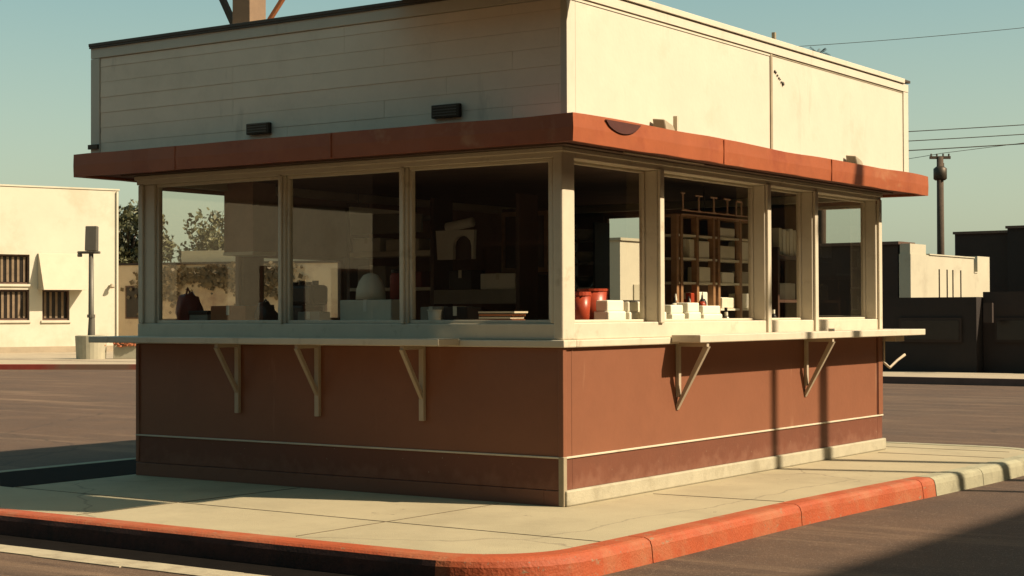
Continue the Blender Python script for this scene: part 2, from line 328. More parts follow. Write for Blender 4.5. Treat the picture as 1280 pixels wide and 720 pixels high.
# inner counter that runs round inside the windows
ic=MB();ic.box(-W+.11,-.11,.11,.62,1.235,1.275);ic.box(-.66,-.11,.62,D-.12,1.235,1.275);ic.box(-W+.11,-.66,.55,.60,.06,1.235);ic.box(-.66,-.61,.60,D-.12,.06,1.235)
ic.build('inner_counter',M['greybox'],S,bev=.004)
# ---- canopy: fascia ring, soffit, top
cx0,cx1,cy0,cy1=-4.835,.328,-.364,6.481
def ring_fascia():
    mb=MB();b=mb.b
    cs=[(cx0,cy0),(cx1,cy0),(cx1,cy1),(cx0,cy1)]
    def side(a,c,inn):
        a=Vector(a);c=Vector(c);n=int((c-a).length/.18);rows=[]
        nn=Vector(((c-a).y,-(c-a).x)).normalized()
        for i in range(n+1):
            p=a.lerp(c,i/n);k=noise.noise(Vector((p.x*1.1,p.y*1.1,3)));k2=noise.noise(Vector((p.x*2.7,p.y*2.7,9)))
            e=0 if i in(0,n) else 1
            w=e*.010*k2;zt_=2.80+e*.016*k;zb_=2.602+e*.008*k2
            q=p+nn*w;r=p-nn*.05
            if i==0: r=r+(c-a).normalized()*.05
            if i==n: r=r-(c-a).normalized()*.05
            rows.append([b.verts.new((q.x,q.y,zb_)),b.verts.new((p.x+nn.x*(w+.004),p.y+nn.y*(w+.004),(zb_+zt_)/2)),b.verts.new((q.x,q.y,zt_)),b.verts.new((r.x,r.y,zt_-.004)),b.verts.new((r.x,r.y,zb_+.004))])
        for r0,r1 in zip(rows,rows[1:]):
            for k in range(5): b.faces.new([r0[k],r1[k],r1[(k+1)%5],r0[(k+1)%5]])
    for i in range(4): side(cs[i],cs[(i+1)%4],1)
    bmesh.ops.remove_doubles(b,verts=b.verts,dist=.0005)
    return mb
ring_fascia().build('canopy_fascia',M['red'],S)
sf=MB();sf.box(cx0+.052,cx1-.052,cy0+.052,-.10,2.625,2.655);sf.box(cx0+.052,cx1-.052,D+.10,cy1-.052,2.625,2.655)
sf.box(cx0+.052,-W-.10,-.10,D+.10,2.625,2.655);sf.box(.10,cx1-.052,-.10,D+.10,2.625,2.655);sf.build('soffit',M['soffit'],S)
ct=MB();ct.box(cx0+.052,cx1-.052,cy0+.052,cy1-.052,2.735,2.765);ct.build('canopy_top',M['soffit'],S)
# fascia joints
for y in (1.9,4.03): B(cx1-.004,cx1+.010,y,y+.02,2.61,2.797).build('fascia_strap',M['red'],S)
for x in (-1.9,-3.6): B(x,x+.02,cy0-.010,cy0+.004,2.61,2.797).build('fascia_strap',M['red'],S)
# shadow painted as a dark sheet near the corner, raised tabs further along
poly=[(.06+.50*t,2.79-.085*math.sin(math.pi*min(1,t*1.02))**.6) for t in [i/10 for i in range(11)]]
MB().prism(poly,cx1+.004,cx1+.013,'x').build('painted_shadow_patch',M['fascia_shade'],S)
for y,zz,w in ((1.02,2.80,.20),(4.72,2.80,.20)):
    f_=MB();f_.hexa([(.19,y,zz-.05),(.30,y+.02,zz-.05),(.30,y+w,zz-.06),(.19,y+w,zz-.06),(.17,y,zz+.10),(.27,y+.02,zz+.09),(.28,y+w*.7,zz+.05),(.18,y+w*.7,zz+.08)]);f_.build('bent_tab',M['trimdark'],S,bev=.01)
B(.20,.235,1.30,1.325,2.75,2.94).build('tab_rod',M['trim'],S)
# conduit under the canopy
MB().tube([(.20,.55,2.60),(.20,1.8,2.60)],.009,8).build('conduit',M['trimdark'],S)
# ---- parapet
px0,px1,py0,py1=-W-.398,.152,-.148,6.358;pt=3.80
pw=MB();pw.box(px0,px1-.0,py0,py0+.1,2.70,pt-.05);pw.box(px0,px1,py1-.1,py1,2.70,pt-.05);pw.box(px0,px0+.1,py0+.1,py1-.1,2.70,pt-.05);pw.box(px1-.1,px1,py0+.1,py1-.1,2.70,pt-.05)
par=pw.build('parapet',M['cream'],S,bev=.004)
# lapped boards on the front side
bd=MB();zz=2.775;h=.134
while zz<3.64:
    z1=min(zz+h,3.655)
    x=px0+.10
    while x<px1-.06:
        l=random.choice([1.6,2.2,2.8]);x1=min(x+l,px1-.055);o=random.uniform(0,.002)
        bd.hexa([(x+.0005,py0-.009-o,zz+.0015),(x1-.0005,py0-.009-o,zz+.0015),(x1-.0005,py0-.001,zz+.0015),(x+.0005,py0-.001,zz+.0015),(x+.001,py0-.007-o*.6,z1),(x1-.001,py0-.007-o*.6,z1),(x1-.001,py0-.001,z1),(x+.001,py0-.001,z1)]);x=x1
    zz+=h
bd.build('siding',M['siding'],S)
# trims of the parapet
pt_=MB();o=.016
pt_.box(px0-o,px1,py0-.018,py0-.001,3.662,pt-.05);pt_.box(px0-o,px0+.095,py0-.018,py0-.001,2.76,3.658);pt_.box(px1-.05,px1+.002,py0-.018,py0-.001,2.76,3.658)
pt_.box(px1+.001,px1+.014,py0-.018,py1+.01,3.672,pt-.05);pt_.box(px1+.001,px1+.012,py1-.12,py1+.01,2.76,3.668)
pt_.box(px1+.001,px1+.006,py0+.0,3.13,3.645,3.66);pt_.build('parapet_trim',M['cream'],S,bev=.003)
B(px1+.001,px1+.011,3.125,3.165,2.76,3.668).build('panel_seam',M['trimdark'],S,bev=.003)
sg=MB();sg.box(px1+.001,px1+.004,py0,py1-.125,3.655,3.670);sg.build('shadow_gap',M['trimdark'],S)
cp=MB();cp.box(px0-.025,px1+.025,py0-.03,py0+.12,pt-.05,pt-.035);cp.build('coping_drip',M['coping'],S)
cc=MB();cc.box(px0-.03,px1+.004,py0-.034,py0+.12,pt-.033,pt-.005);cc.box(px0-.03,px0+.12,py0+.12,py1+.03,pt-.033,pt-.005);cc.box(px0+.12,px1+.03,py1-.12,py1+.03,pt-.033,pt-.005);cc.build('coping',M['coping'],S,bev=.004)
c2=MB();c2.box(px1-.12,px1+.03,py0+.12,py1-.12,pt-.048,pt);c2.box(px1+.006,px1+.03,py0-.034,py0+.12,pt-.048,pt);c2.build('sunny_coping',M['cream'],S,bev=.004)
# scuffs hanging off the seam and small brackets
scf=MB()
for k in range(9): 
    y=3.22+k*.022+random.uniform(-.01,.01);z=3.52-.012*k+random.uniform(-.01,.012);scf.blob((px1+.004,y,z),random.uniform(.008,.018),1,.3)
scf.build('scuff_mark',M['coping'],S)
B(px1+.0,px1+.03,3.17,3.20,3.80,3.86).build('coping_clip',M['trimdark'],S)
for (x0,x1,z0,z1) in [(-1.04,-.78,2.865,2.965),(-2.94,-2.69,2.865,2.955)]:
    v=MB();v.box(x0,x1,py0-.05,py0-.012,z0,z1);vv=v.build('vent',M['bronze'],S,bev=.006)
    s_=MB()
    for k in range(4): s_.box(x0+.02,x1-.02,py0-.056,py0-.049,z0+.015+k*.021,z0+.023+k*.021)
    s_.build('louvre',M['grey'],vv)
B(px0-.03,px0+.09,py0-.04,py0-.018,2.86,2.90).build('strap_end',M['bronze'],S)
B(px0+.05,px1-.05,py0+.05,py1-.05,3.30,3.36).build('roof_deck',M['greybox'],S)
# ---- serving shelves and brackets
def shelf(name_boxes,m='trim'):
    mb=MB()
    for b_ in name_boxes: mb.box(*b_)
    return mb.build('serving_shelf',M[m],S,bev=.006)
s1=shelf([(-4.47,-.90,-.30,-.037,1.160,1.213),(-4.72,-4.471,-.30,1.6,1.160,1.213)])
s2=shelf([(.037,.30,1.545,6.45,1.163,1.224),(-1.2,.037,D+.037,6.45,1.163,1.224)])
def br_left(x,d=.035):
    b_=MB();w=.045
    b_.box(x-w/2,x+w/2,-.033,0.0,.58,1.158);b_.box(x-w/2+.004,x+w/2-.004,-.27,-.033,1.128,1.158)
    b_.hexa([(x-w/2+.006,-.245,1.128),(x+w/2-.006,-.245,1.128),(x+w/2-.006,-.285,1.128),(x-w/2+.006,-.285,1.128)][::-1]+[(x-w/2+.006,-.033,.80),(x+w/2-.006,-.033,.80),(x+w/2-.006,-.033,.745),(x-w/2+.006,-.033,.745)][::-1])
    b_.build('bracket',M['bracket'],s1,bev=.003)
for x in (-3.21,-2.33,-1.27): br_left(x)
def br_right(y):
    b_=MB();w=.04
    b_.box(0,.03,y-w/2,y+w/2,.72,1.16);b_.box(.03,.285,y-w/2,y+w/2,1.128,1.16)
    b_.hexa([(.25,y-w/2,1.128),(.30,y-w/2,1.128),(.30,y+w/2,1.128),(.25,y+w/2,1.128)]+[(.0,y-w/2,.655),(.008,y-w/2,.615),(.008,y+w/2,.615),(.0,y+w/2,.655)])
    b_.build('bracket',M['bracket'],s2,bev=.003)
for y in (1.70,4.15): br_right(y)
B(.245,.29,4.13,4.17,1.224,1.25).build('bracket_bolt',M['steel'],s2)
# rear bracket and little pipe at the far corner
rb=MB();rb.box(-.03,.13,D+.05,D+.30,1.10,1.163);rb.build('rear_bracket',M['bracket'],s2,bev=.004)
rb=MB();rb.tube([(-.0,D+.02,.90),(.05,D+.10,.83),(.07,D+.25,.90),(.12,D+.34,.96)],.014,8);rb.tube([(.02,D+.03,1.16),(.02,D+.03,.9)],.009,8);rb.build('hose_hook',M['bracket'],S,smooth=True)

# ------------------------------------------------------------------ rooftop pole sign (its board is above the frame)
T=empty('rooftop_sign_mast',(-4.25,1.22,3.36),label='square rooftop mast with two slanting braces rising behind the parapet, at the top edge left',cat='sign mast')
B(-.11,.11,-.11,.11,0,1.5).build('mast',M['mastwood'],T,bev=.006)
MB().bar((-.17,.0,.72),(-.62,.0,1.5),.05).bar((-.17,0,.72),(-.11,0,.6),.05).build('brace',M['bronze'],T)
MB().bar((.22,.0,.72),(.62,.0,1.15),.035).bar((.62,0,1.15),(.9,0,1.5),.035).bar((.22,0,.72),(.10,0,.6),.035).build('brace',M['orange'],T)
B(-.09,.09,-1.5,2.6,1.5,3.2).build('unseen_board',M['unseenface'],T,bev=.02)  # unseen board, sized to throw a wider shadow on the left road

# ------------------------------------------------------------------ things inside
G='goods on the counter inside the windows'
def zc(): return 1.276
def box_thing(name,x0,x1,y0,y1,z1,m,label,cat,lid=None,z0=1.276,group=None):
    cx,cy=(x0+x1)/2,(y0+y1)/2
    e=empty(name,(cx,cy,z0),label=label,cat=cat,group=group)
    B(x0-cx,x1-cx,y0-cy,y1-cy,0,z1-z0).build('body',M[m],e,bev=.008)
    if lid: B(x0-cx-.006,x1-cx+.006,y0-cy-.006,y1-cy+.006,z1-z0,z1-z0+.035).build('lid',M[lid],e,bev=.006)
    else:
        t=MB();t.box(-.018,.018,y0-cy-.002,y1-cy+.002,z1-z0+.0005,z1-z0+.003);t.box(-.018,.018,y0-cy-.003,y0-cy-.0005,(z1-z0)*.6,z1-z0+.003);t.build('tape',M['pap'] if m!='pap' else M['white'],e)
    return e
# window one (far left)
e=empty('bag',(-4.22,.42,1.276),label='dark red rounded bag at the left end of the leftmost front window',cat='bag')
MB().blob((0,0,.14),.16,3,.25,(.75,.7,1.1)).build('body',M['darkred'],e,smooth=True)
MB().tube([(-.05,0,.27),(-.02,0,.36),(.04,0,.27)],.010,6).build('handle',M['darkred'],e)
box_thing('box',-4.12,-3.90,.32,.52,1.40,'greybox','grey box with a dark lid in the leftmost front window, beside the dark red bag','box',lid='black')
box_thing('box',-3.86,-3.44,.32,.56,1.475,'orange','wide orange-brown box in the leftmost front window, right of the lidded grey box','box')
e=empty('bag',(-3.30,.42,1.276),label='black rounded bag in the leftmost front window, right of the orange-brown box',cat='bag')
MB().blob((0,0,.09),.11,3,.3,(.9,.8,1.25)).build('body',M['black'],e,smooth=True)
MB().tube([(-.05,0,.19),(0,0,.25),(.05,0,.19)],.008,6).build('handle',M['black'],e)
# window two
e=empty('coffee_machine',(-2.86,.42,1.276),label='black machine with a knobbly top in the middle front window',cat='machine')
B(-.19,.10,-.13,.13,0,.20).build('body',M['black'],e,bev=.02);B(-.14,.17,-.10,.12,.20,.37).build('hopper',M['black'],e,bev=.03)
for k in range(4): MB().tube([(-.10+k*.075,0,.37),(-.10+k*.075,0,.395+.01*(k%2))],.028,10).build('knob',M['black'],e)
box_thing('box',-2.74,-2.50,.20,.34,1.42,'greybox','plain grey box in front of the black machine in the middle front window','box')
box_thing('box',-2.40,-1.86,.34,.58,1.515,'pap','large pale box under the cone-shaped wrapper in the middle front window','box')
e=empty('paper_cone',(-2.17,.46,1.519),label='pale cone-shaped paper wrapper standing on the large pale box',cat='paper cone')
MB().tube([(0,0,0),(0,0,.08),(0,0,.15),(0,0,.20),(.0,0,.215)],[.125,.12,.095,.06,.02],16).build('cone',M['pap'],e,smooth=True)
e=empty('jar',(-1.93,.50,1.519),label='red jar on the right end of the large pale box in the middle front window',cat='jar')
MB().tube([(0,0,0),(0,0,.19),(0,0,.215)],[.055,.055,.04],14).build('body',M['darkred'],e,smooth=True);MB().tube([(0,0,.216),(0,0,.24)],.045,14).build('lid',M['black'],e)
# window three
e=empty('cup',(-1.33,.22,1.276),label='white paper cup at the left end of the right-hand front window',cat='cup')
MB().tube([(0,0,0),(0,0,.15)],[.04,.055],16).build('body',M['white'],e,smooth=True);MB().tube([(0,0,.148),(0,0,.156)],.060,16).build('rim',M['white'],e)
box_thing('box',-1.58,-1.37,.36,.56,1.455,'greybox','small grey box right of the white paper cup','box')
box_thing('box',-1.35,-1.12,.36,.56,1.455,'black','black box in the right-hand front window, beside the small grey box','box')
e=empty('newspaper_stack',(-.80,.40,1.276),rz=R(3),label='loose stack of orange and cream folded papers in the right-hand front window',cat='paper stack')
for k in range(7): B(-.17+random.uniform(-.02,.02),.15+random.uniform(-.03,.03),-.1,.1,k*.021,k*.021+.014).build('sheet',M['orange' if k%2 else 'trim'],e)
# wall shelf seen through windows two and three
e=empty('rear_shelf',(-2.9,2.35,0.06),label='free-standing dark shelf rack with pale boards in the middle of the stand',cat='shelf rack')
for x in (-1.0,0.02,.99): B(x-.02,x+.02,-.13,.17,0,2.42).build('upright',M['cabinet'],e)
B(-.98,0,-.13,.17,1.885,1.935).build('board',M['pap'],e);B(.04,.97,-.13,.17,1.43,1.56).build('board',M['greybox'],e);B(-.98,0,-.13,.17,1.56,1.59).build('board',M['pap'],e);B(-.98,0,-.12,.17,2.23,2.26).build('board',M['greybox'],e)
def on_rack(n,x0,x1,z0,z1,m,lab,**k): return box_thing(n,x0,x1,2.24,2.46,z1,m,lab,'box',z0=z0,**k)
on_rack('box',-3.86,-3.52,1.996,2.13,'white','white box on the left end of the upper rack board')
on_rack('box',-3.45,-3.05,1.996,2.11,'pap','cream carton right of the white box on the upper rack board')
on_rack('box',-2.34,-1.95,1.621,1.765,'white','long white box on the grey rack board, seen through the right-hand front window')
on_rack('box',-2.70,-2.44,1.621,1.80,'black','black box on the grey rack board, left of the long white box')
on_rack('box',-3.80,-3.45,1.651,1.86,'greybox','grey box on the lowest pale rack board')
on_rack('box',-3.35,-3.02,1.651,1.80,'darkred','dark red carton on the lowest pale rack board')
e=empty('towel_dispenser',(-2.60,2.26,1.90),label='white wall dispenser with an arched opening, hanging in the right-hand front window',cat='dispenser')
arch=[(-.2,0),(-.02,0)]+[(.085-.105*math.cos(R(a)),.12+.10*math.sin(R(a))) for a in range(0,181,30)]+[(.19,0),(.21,0),(.22,.27),(-.22,.27)]
MB().prism(arch,-.06,-.02,'y').build('front',M['white'],e);MB().tube([(-.1,-.04,.30),(.19,-.04,.34)],.045,12).build('roll',M['white'],e,smooth=True)
B(-.2,.2,-.019,-.012,.0,.27).build('back',M['cabinet'],e)
e=empty('wall_cabinet',(-2.07,2.58,1.75),label='brown framed cabinet door above the grey rack board',cat='cabinet')
B(-.27,.27,0,.2,0,.62).build('body',M['cabinet'],e,bev=.01)
for sx in (-.135,.135):
    d=MB();d.box(sx-.12,sx-.085,-.02,0,.03,.59);d.box(sx+.085,sx+.12,-.02,0,.03,.59);d.box(sx-.085,sx+.085,-.02,0,.03,.07);d.box(sx-.085,sx+.085,-.02,0,.55,.59);dd=d.build('door',M['wood'],e);B(-.008+sx*.5,.008+sx*.5,-.035,-.021,.28,.36).build('handle',M['steel'],dd)
e=empty('menu_board',(-3.35,2.12,2.16),label='tilted grey menu board with a white upper edge hanging in the middle front window',cat='menu board')
MB().hexa([(-.42,0,0),(.42,0,.0),(.42,.03,.0),(-.42,.03,0),(-.45,0,.20),(.42,0,.17),(.42,.03,.17),(-.45,.03,.20)]).build('panel',M['greybox'],e);MB().hexa([(-.45,-.004,.20),(.30,-.004,.18),(.30,.03,.18),(-.45,.03,.20),(-.45,-.004,.27),(.1,-.004,.215),(.1,.03,.215),(-.45,.03,.27)]).build('edge',M['white'],e)
for x in (-.35,.35): MB().tube([(x,.015,.19),(x,.015,.45)],.006,6).build('chain',M['bronze'],e)
# hanging dark cabinet in the left bay
e=empty('hanging_cabinet',(-4.12,1.10,1.94),label='dark cabinet hanging inside the left bay with a pale strip along its bottom',cat='cabinet')
B(-.18,.18,-.16,.14,.03,.66).build('body',M['woodin'],e);B(-.185,.185,-.165,.145,0,.03).build('strip',M['pap'],e)
# --- right-hand windows
e=empty('cup',(-.36,.83,1.276),label='tall red cup with lid in the first side window, beside the corner post',cat='cup',group=None)
MB().tube([(0,0,0),(0,0,.26)],[.055,.075],18).build('body',M['redplast'],e,smooth=True);MB().tube([(0,0,.26),(0,0,.29)],[.08,.075],18).build('lid',M['redplast'],e)
e=empty('bucket',(-.52,1.26,1.276),label='red bucket behind the white napkin packs, right of the tall red cup',cat='bucket')
MB().tube([(0,0,0),(0,0,.30)],[.10,.125],20).build('body',M['redplast'],e,smooth=True);MB().tube([(0,0,.30),(0,0,.32)],.13,20).build('lid',M['redplast'],e)
npk=[(.98,1.27,.225),(1.29,1.60,.215),(1.62,1.94,.215),(2.00,2.24,.19),(2.27,2.54,.21),(2.56,2.92,.185)]
names=['first','second','third','fourth','fifth','sixth']
for k,(y0,y1,h) in enumerate(npk):
    e=empty('napkin_pack',(-.28,(y0+y1)/2,1.276),rz=R(random.uniform(-4,4)),label='white napkin pack standing %s from the corner post in the side windows'%names[k],cat='napkin pack',group='white napkin packs in the side windows')
    w=(y1-y0)/2-.012
    B(-.07,.07,-w,w,0,h*.62).build('wrapper',M['white'],e,bev=.012);B(-.055,.055,-w*.93,w*.93,h*.62,h).build('napkins',M['white'],e,bev=.01)
# bottles and jars
jl=[(3.00,.13,'steel'),(3.09,.17,'black'),(3.50,.12,'black'),(3.60,.16,'steel'),(3.71,.13,'black'),(3.83,.10,'steel'),(3.95,.15,'black'),(4.05,.11,'steel')]
yo=['first','second','third','fourth','fifth','sixth','seventh','eighth']
for k,(y,h,m) in enumerate(jl):
    e=empty('bottle',(-.22-.05*(k%2),y,1.276),label='small %s bottle, %s in the row right of the napkin packs'%('steel' if m=='steel' else 'black',yo[k]),cat='bottle',group='small bottles on the inner counter')
    MB().tube([(0,0,0),(0,0,h*.6),(0,0,h*.75)],[.028,.028,.012],12).build('body',M[m],e,smooth=True);MB().tube([(0,0,h*.752),(0,0,h)],.014,10).build('cap',M['white' if k%3==0 else 'black'],e)
for k,(y,h) in enumerate([(1.62,.24),(1.85,.25)]):
    e=empty('pan',(-.52,y,1.276),label=['black','shallow black'][k]+' pan behind the napkin packs, '+['nearer the corner post','farther from the corner post'][k],cat='pan')
    MB().tube([(0,0,.0),(0,0,.20+.03*k)],[.10,.12],18).build('body',M['black'],e,smooth=True);MB().bar((0,.1,.2),(0,.24,.22),.02).build('handle',M['black'],e)
kinds=['black','steel','darkred','black','pap','wood','black','steel','redplast','black']
desc=['black','steel','dark red','second black','cream','brown','third black','second steel','bright red','last black']
for k in range(10):
    y=2.02+k*.125;h=[.25,.27,.24,.30,.26,.29,.27,.25,.28,.31][k]
    e=empty('squeeze_bottle',(-.47-.06*(k%2),y,1.276),label='%s squeeze bottle in the row behind the napkin packs'%desc[k],cat='bottle',group='squeeze bottles behind the napkin packs')
    MB().tube([(0,0,0),(0,0,h*.7),(0,0,h*.8)],[.035,.035,.02],12).build('body',M[kinds[k]],e,smooth=True);MB().tube([(0,0,h*.8),(0,0,h)],[.015,.006],8).build('nozzle',M['white' if k%2 else 'black'],e)
# display cabinet of brown wood with shelves of pale boxes
e=empty('display_cabinet',(-.72,3.78,.06),label='brown wooden display cabinet with open shelves behind the wide side window',cat='display cabinet')
for y in (-.80,-.72,-.42,-.10,.0,.45,.80): B(-.03,.03,y-.022,y+.022,0,2.23).build('upright',M['wood'],e,bev=.004)
for z in (1.38,1.62,1.84,2.05,2.23): B(-.16,.02,-.78,.80,z-.02,z+.0).build('shelf',M['pap'] if z<2.2 else M['wood'],e)
B(-.20,-.165,-.82,.82,0,2.23).build('back',M['cabinet'],e)
its=[(3.78,4.00,1.901,.16,'white'),(4.22,4.52,1.901,.13,'pap'),(3.80,4.02,1.681,.14,'pap'),(4.25,4.50,1.681,.10,'white'),(3.80,3.96,1.441,.15,'white'),(4.03,4.12,1.441,.12,'greybox'),(4.25,4.50,1.441,.10,'pap'),(4.62,4.90,1.901,.18,'white'),(4.62,4.88,1.681,.11,'greybox'),(3.62,3.71,1.901,.17,'pap'),(3.62,3.71,1.441,.14,'redplast'),(4.20,4.52,2.051+.06,.09,'white'),(4.62,4.9,1.441,.14,'white')]
lab=['white box, top shelf left','cream box, top shelf middle','cream box, second shelf left','white box, second shelf middle','white box, third shelf left','small grey box, third shelf','cream box, third shelf middle','tall white box, top shelf right','grey box, second shelf right','narrow cream box, top shelf far left','narrow red box, third shelf far left','flat white box, highest ledge','white box, third shelf right']
for (y0,y1,z,h,m),l in zip(its,lab): box_thing('box',-.84,-.715,y0-.37,y1-.37,z+h,m,l+' of the brown display cabinet','box',z0=z)
# row of upright white booklets
for k in range(6):
    y=5.30+k*.085;B(-.98,-.80,y,y+.06+.01*(k%2),1.98,2.26-.012*(k%3)).build('booklet',M['white' if k%2 else 'pap'],None,bev=.003)
    tag(bpy.context.scene.collection.objects[-1],'upright white folder, %s from the left, on the high ledge behind the third side window'%yo[k],'folder','white folders on the high ledge')
e=empty('ledge_rack',(-.9,5.52,.06),label='dark ledge rack carrying the white folders behind the third side window',cat='rack')
B(-.12,.14,-.30,.36,1.88,1.92).build('board',M['cabinet'],e);B(-.12,.14,-.30,.36,1.44,1.47).build('board',M['cabinet'],e);B(-.12,.14,-.34,-.30,0,2.0).build('upright',M['cabinet'],e);B(-.12,.14,.32,.36,0,2.0).build('upright',M['cabinet'],e)
box_thing('box',-.95,-.82,5.35,5.72,1.70,'greybox','grey box on the lower board of the ledge rack','box',z0=1.531)
# metal letters on top of the cabinet, in copper tube
e=empty('letter_sign',(-.62,2.93,2.30),label='copper-coloured wire sign of thin letters on top of the display cabinet',cat='sign')
fr=MB();fr.bar((0,0,.015),(0,1.62,.015),.012);fr.bar((0,0,-.02),(0,1.62,-.02),.012);fr.build('rail',M['copper'],e)
hang=MB();hang.tube([(0,.42,.02),(0,.42,.25)],.005,6);hang.build('hanger',M['bronze'],e)
def glyph(y,segs):
    m_=MB()
    for a,b_ in segs: m_.tube([(0,y+a[0],.02+a[1]),(0,y+b_[0],.02+b_[1])],.0085,6)
    m_.build('letter',M['copper'],e)
Lg=[((0,0),(0,.15)),((0,0),(.12,0)),((-.03,.15),(.03,.15))];Tg=[((.06,0),(.06,.14)),((0,.14),(.12,.14)),((.03,0),(.09,0))];Ng=[((0,.0),(0,.13)),((.11,0),(.11,.13)),((0,.13),(.11,.13))]
for y,s in ((.02,Lg),(.26,Tg),(.55,Tg),(.82,Tg),(1.06,Ng),(1.36,Ng)): glyph(y,s)
# pendant lamp and ceiling beam
e=empty('steel_rack',(-2.9,4.95,.06),label='dim steel rack with bowls far inside, seen through the first side window',cat='rack')
for x in (-.2,.2): B(x-.012,x+.012,-.15,.15,0,2.3).build('upright',M['grey'],e)
for z in (1.6,1.86,2.1): B(-.2,.2,-.15,.15,z,z+.015).build('board',M['steel'],e)
for k,(z,m,l) in enumerate([(1.676,'steel','steel bowl on the lowest board of the dim steel rack'),(1.936,'pap','cream bowl on the middle board of the dim steel rack'),(2.176,'white','white bowl on the top board of the dim steel rack')]):
    b_=empty('bowl',(-2.9,4.95,z),label=l,cat='bowl');MB().tube([(0,0,0),(0,0,.05),(0,0,.11)],[.05,.10,.13],16).build('body',M[m],b_,smooth=True);MB().tube([(0,0,.11),(0,0,.118)],.134,16).build('rim',M[m],b_)

# ------------------------------------------------------------------ far left: cream building
ang=math.atan2(.348,.9375)   # face runs along local +y, lies in local x=0, looks to +x
F=empty('cream_building',(-42.72,34.36,-.006),-ang,label='plain cream two-storey building with striped curtained windows, far left',cat='building')
def FB(*a): return B(*a)
# wall with real openings: local y = along the face (0 = right end, negative to the left)
def facade(H,y0,y1,holes,th=.3):
    ys=sorted(set([y0,y1]+[h[0] for h in holes]+[h[1] for h in holes]));zs=sorted(set([0,H]+[h[2] for h in holes]+[h[3] for h in holes]))
    mb=MB()
    for a,b_ in zip(ys,ys[1:]):
        z0=None;run=None
        for c,d in zip(zs,zs[1:]):
            my,mz=(a+b_)/2,(c+d)/2
            if any(h[0]<my<h[1] and h[2]<mz<h[3] for h in holes): 
                continue
            mb.box(-th,0,a,b_,c,d)
    bmesh.ops.remove_doubles(mb.b,verts=mb.b.verts,dist=.0005)
    return mb
holes=[(-4.9,-3.51,2.58,3.69),(-4.9,-3.51,1.22,2.37),(-3.02,-1.96,1.21,2.37),(-8.6,-6.9,1.22,2.37),(-8.6,-6.9,2.58,3.69)]
w=facade(6.24,-14,0,holes);w.box(-12,-.3,-.3,0,0,6.24);w.box(-12,-.3,-14,-13.7,0,6.24);w.box(-12,-11.7,-13.7,-.3,0,6.24);w.build('wall',M['bldg'],F)
B(-11.7,-.3,-13.7,-.3,5.8,5.9).build('roof',M['bldgdark'],F);B(-12.03,.03,-14.03,.04,6.242,6.30).build('coping',M['bldg'],F)
for (a,b_,c,d) in holes:
    fr=MB();q=.06;fr.box(-.16,-.08,a,a+q,c,d);fr.box(-.16,-.08,b_-q,b_,c,d);fr.box(-.16,-.08,a+q,b_-q,c,c+q);fr.box(-.16,-.08,a+q,b_-q,d-q,d);wn=fr.build('window',M['cabinet'],F)
    B(-.20,-.19,a+.02,b_-.02,c+.02,d-.02).build('pane',M['winfar'],wn)
    cu=MB();k=a+.12
    while k<b_-.15: cu.box(-.185,-.165,k,k+.09,c+.08,d-.08);k+=.21+random.uniform(-.03,.05)
    cu.build('curtain',M['curtain'],wn)
    B(-.02,.06,a-.05,b_+.05,c-.09,c-.003).build('sill',M['bldg'],F)
aw=MB();a0,a1=-3.20,-1.45
aw.hexa([(.70,a0,2.36),(.70,a1,2.36),(.03,a1,2.36),(.03,a0,2.36),(.12,a0+.0,3.72),(.12,a1,3.72),(.03,a1,3.76),(.03,a0,3.76)]);aw.build('awning',M['awn'],F)
wl=MB();wl.box(0,.18,-.40,-.30,2.50,2.56);wl.tube([(.18,-.35,2.60),(.22,-.35,2.46)],[.05,.10],10);wl.build('wall_lamp',M['trimdark'],F)
B(.002,.07,-.10,-.03,.1,6.2).build('downpipe',M['bldg'],F);B(.0,.14,-14,0.05,0,.22).build('plinth',M['conc_far'],F)

# low pink building behind, running right (seen beyond and through the stand)
a1=math.atan2(.318,.948)
F=empty('pink_building',(-48.9,39.3,-.006),a1,label='low pinkish stucco building with tree-shadow specks, beyond the cream building',cat='building')
# local x along face; face at y=0 looks to -y
w=MB();w.box(0,16,0,.3,0,3.55);w.box(0,.3,.3,7,0,3.55);w.box(15.7,16,.3,7,0,3.55);w.box(.3,15.7,6.7,7,0,3.55);w.build('wall',M['bldgpink'],F)
B(.3,15.7,.3,6.7,3.2,3.3).build('roof',M['bldgdark'],F);B(3.4,15.9,.3,1.6,3.552,4.15).build('parapet',M['bldgpale'],F);B(-.05,16.05,-.06,.35,3.551,3.65).build('coping',M['bldgdark2'],F)
for x0,x1,z0,z1 in [(.95,1.7,1.3,2.6),(9.2,10.2,1.2,2.4),(12,13,1.2,2.4)]:
    wn=MB().box(x0-.06,x1+.06,-.03,.02,z0-.06,z1+.06).build('window',M['cabinet'],F);B(x0,x1,-.045,-.032,z0,z1).build('pane',M['winfar'],wn)
iv=MB()  # leaf cards standing in for tree-shadow specks on the wall
for k in range(1300):
    c=random.choice([(2.6,2.7,1.0,1.0),(5.4,3.0,.9,.5),(6.9,2.5,.7,1.1),(7.8,2.9,1.0,.7),(4.3,3.1,.5,.3)])
    x=random.gauss(c[0],c[2]*.6);z=random.gauss(c[1],c[3]*.5)
    if not(.1<x<15 and .2<z<3.6): continue
    s_=random.uniform(.04,.10);y=-.05-random.random()*.12;p=Vector((x,y,z));u=Vector((random.uniform(-1,1),random.uniform(-.4,.4),random.uniform(-1,1))).normalized()*s_;v=Vector((0,-.4,0)).cross(u).normalized()*s_
    q=[iv.b.verts.new(p+a) for a in (u+v,u-v,-u-v,-u+v)];iv.b.faces.new(q)
iv.build('shadow_specks',M['shadow_leaf'],F)

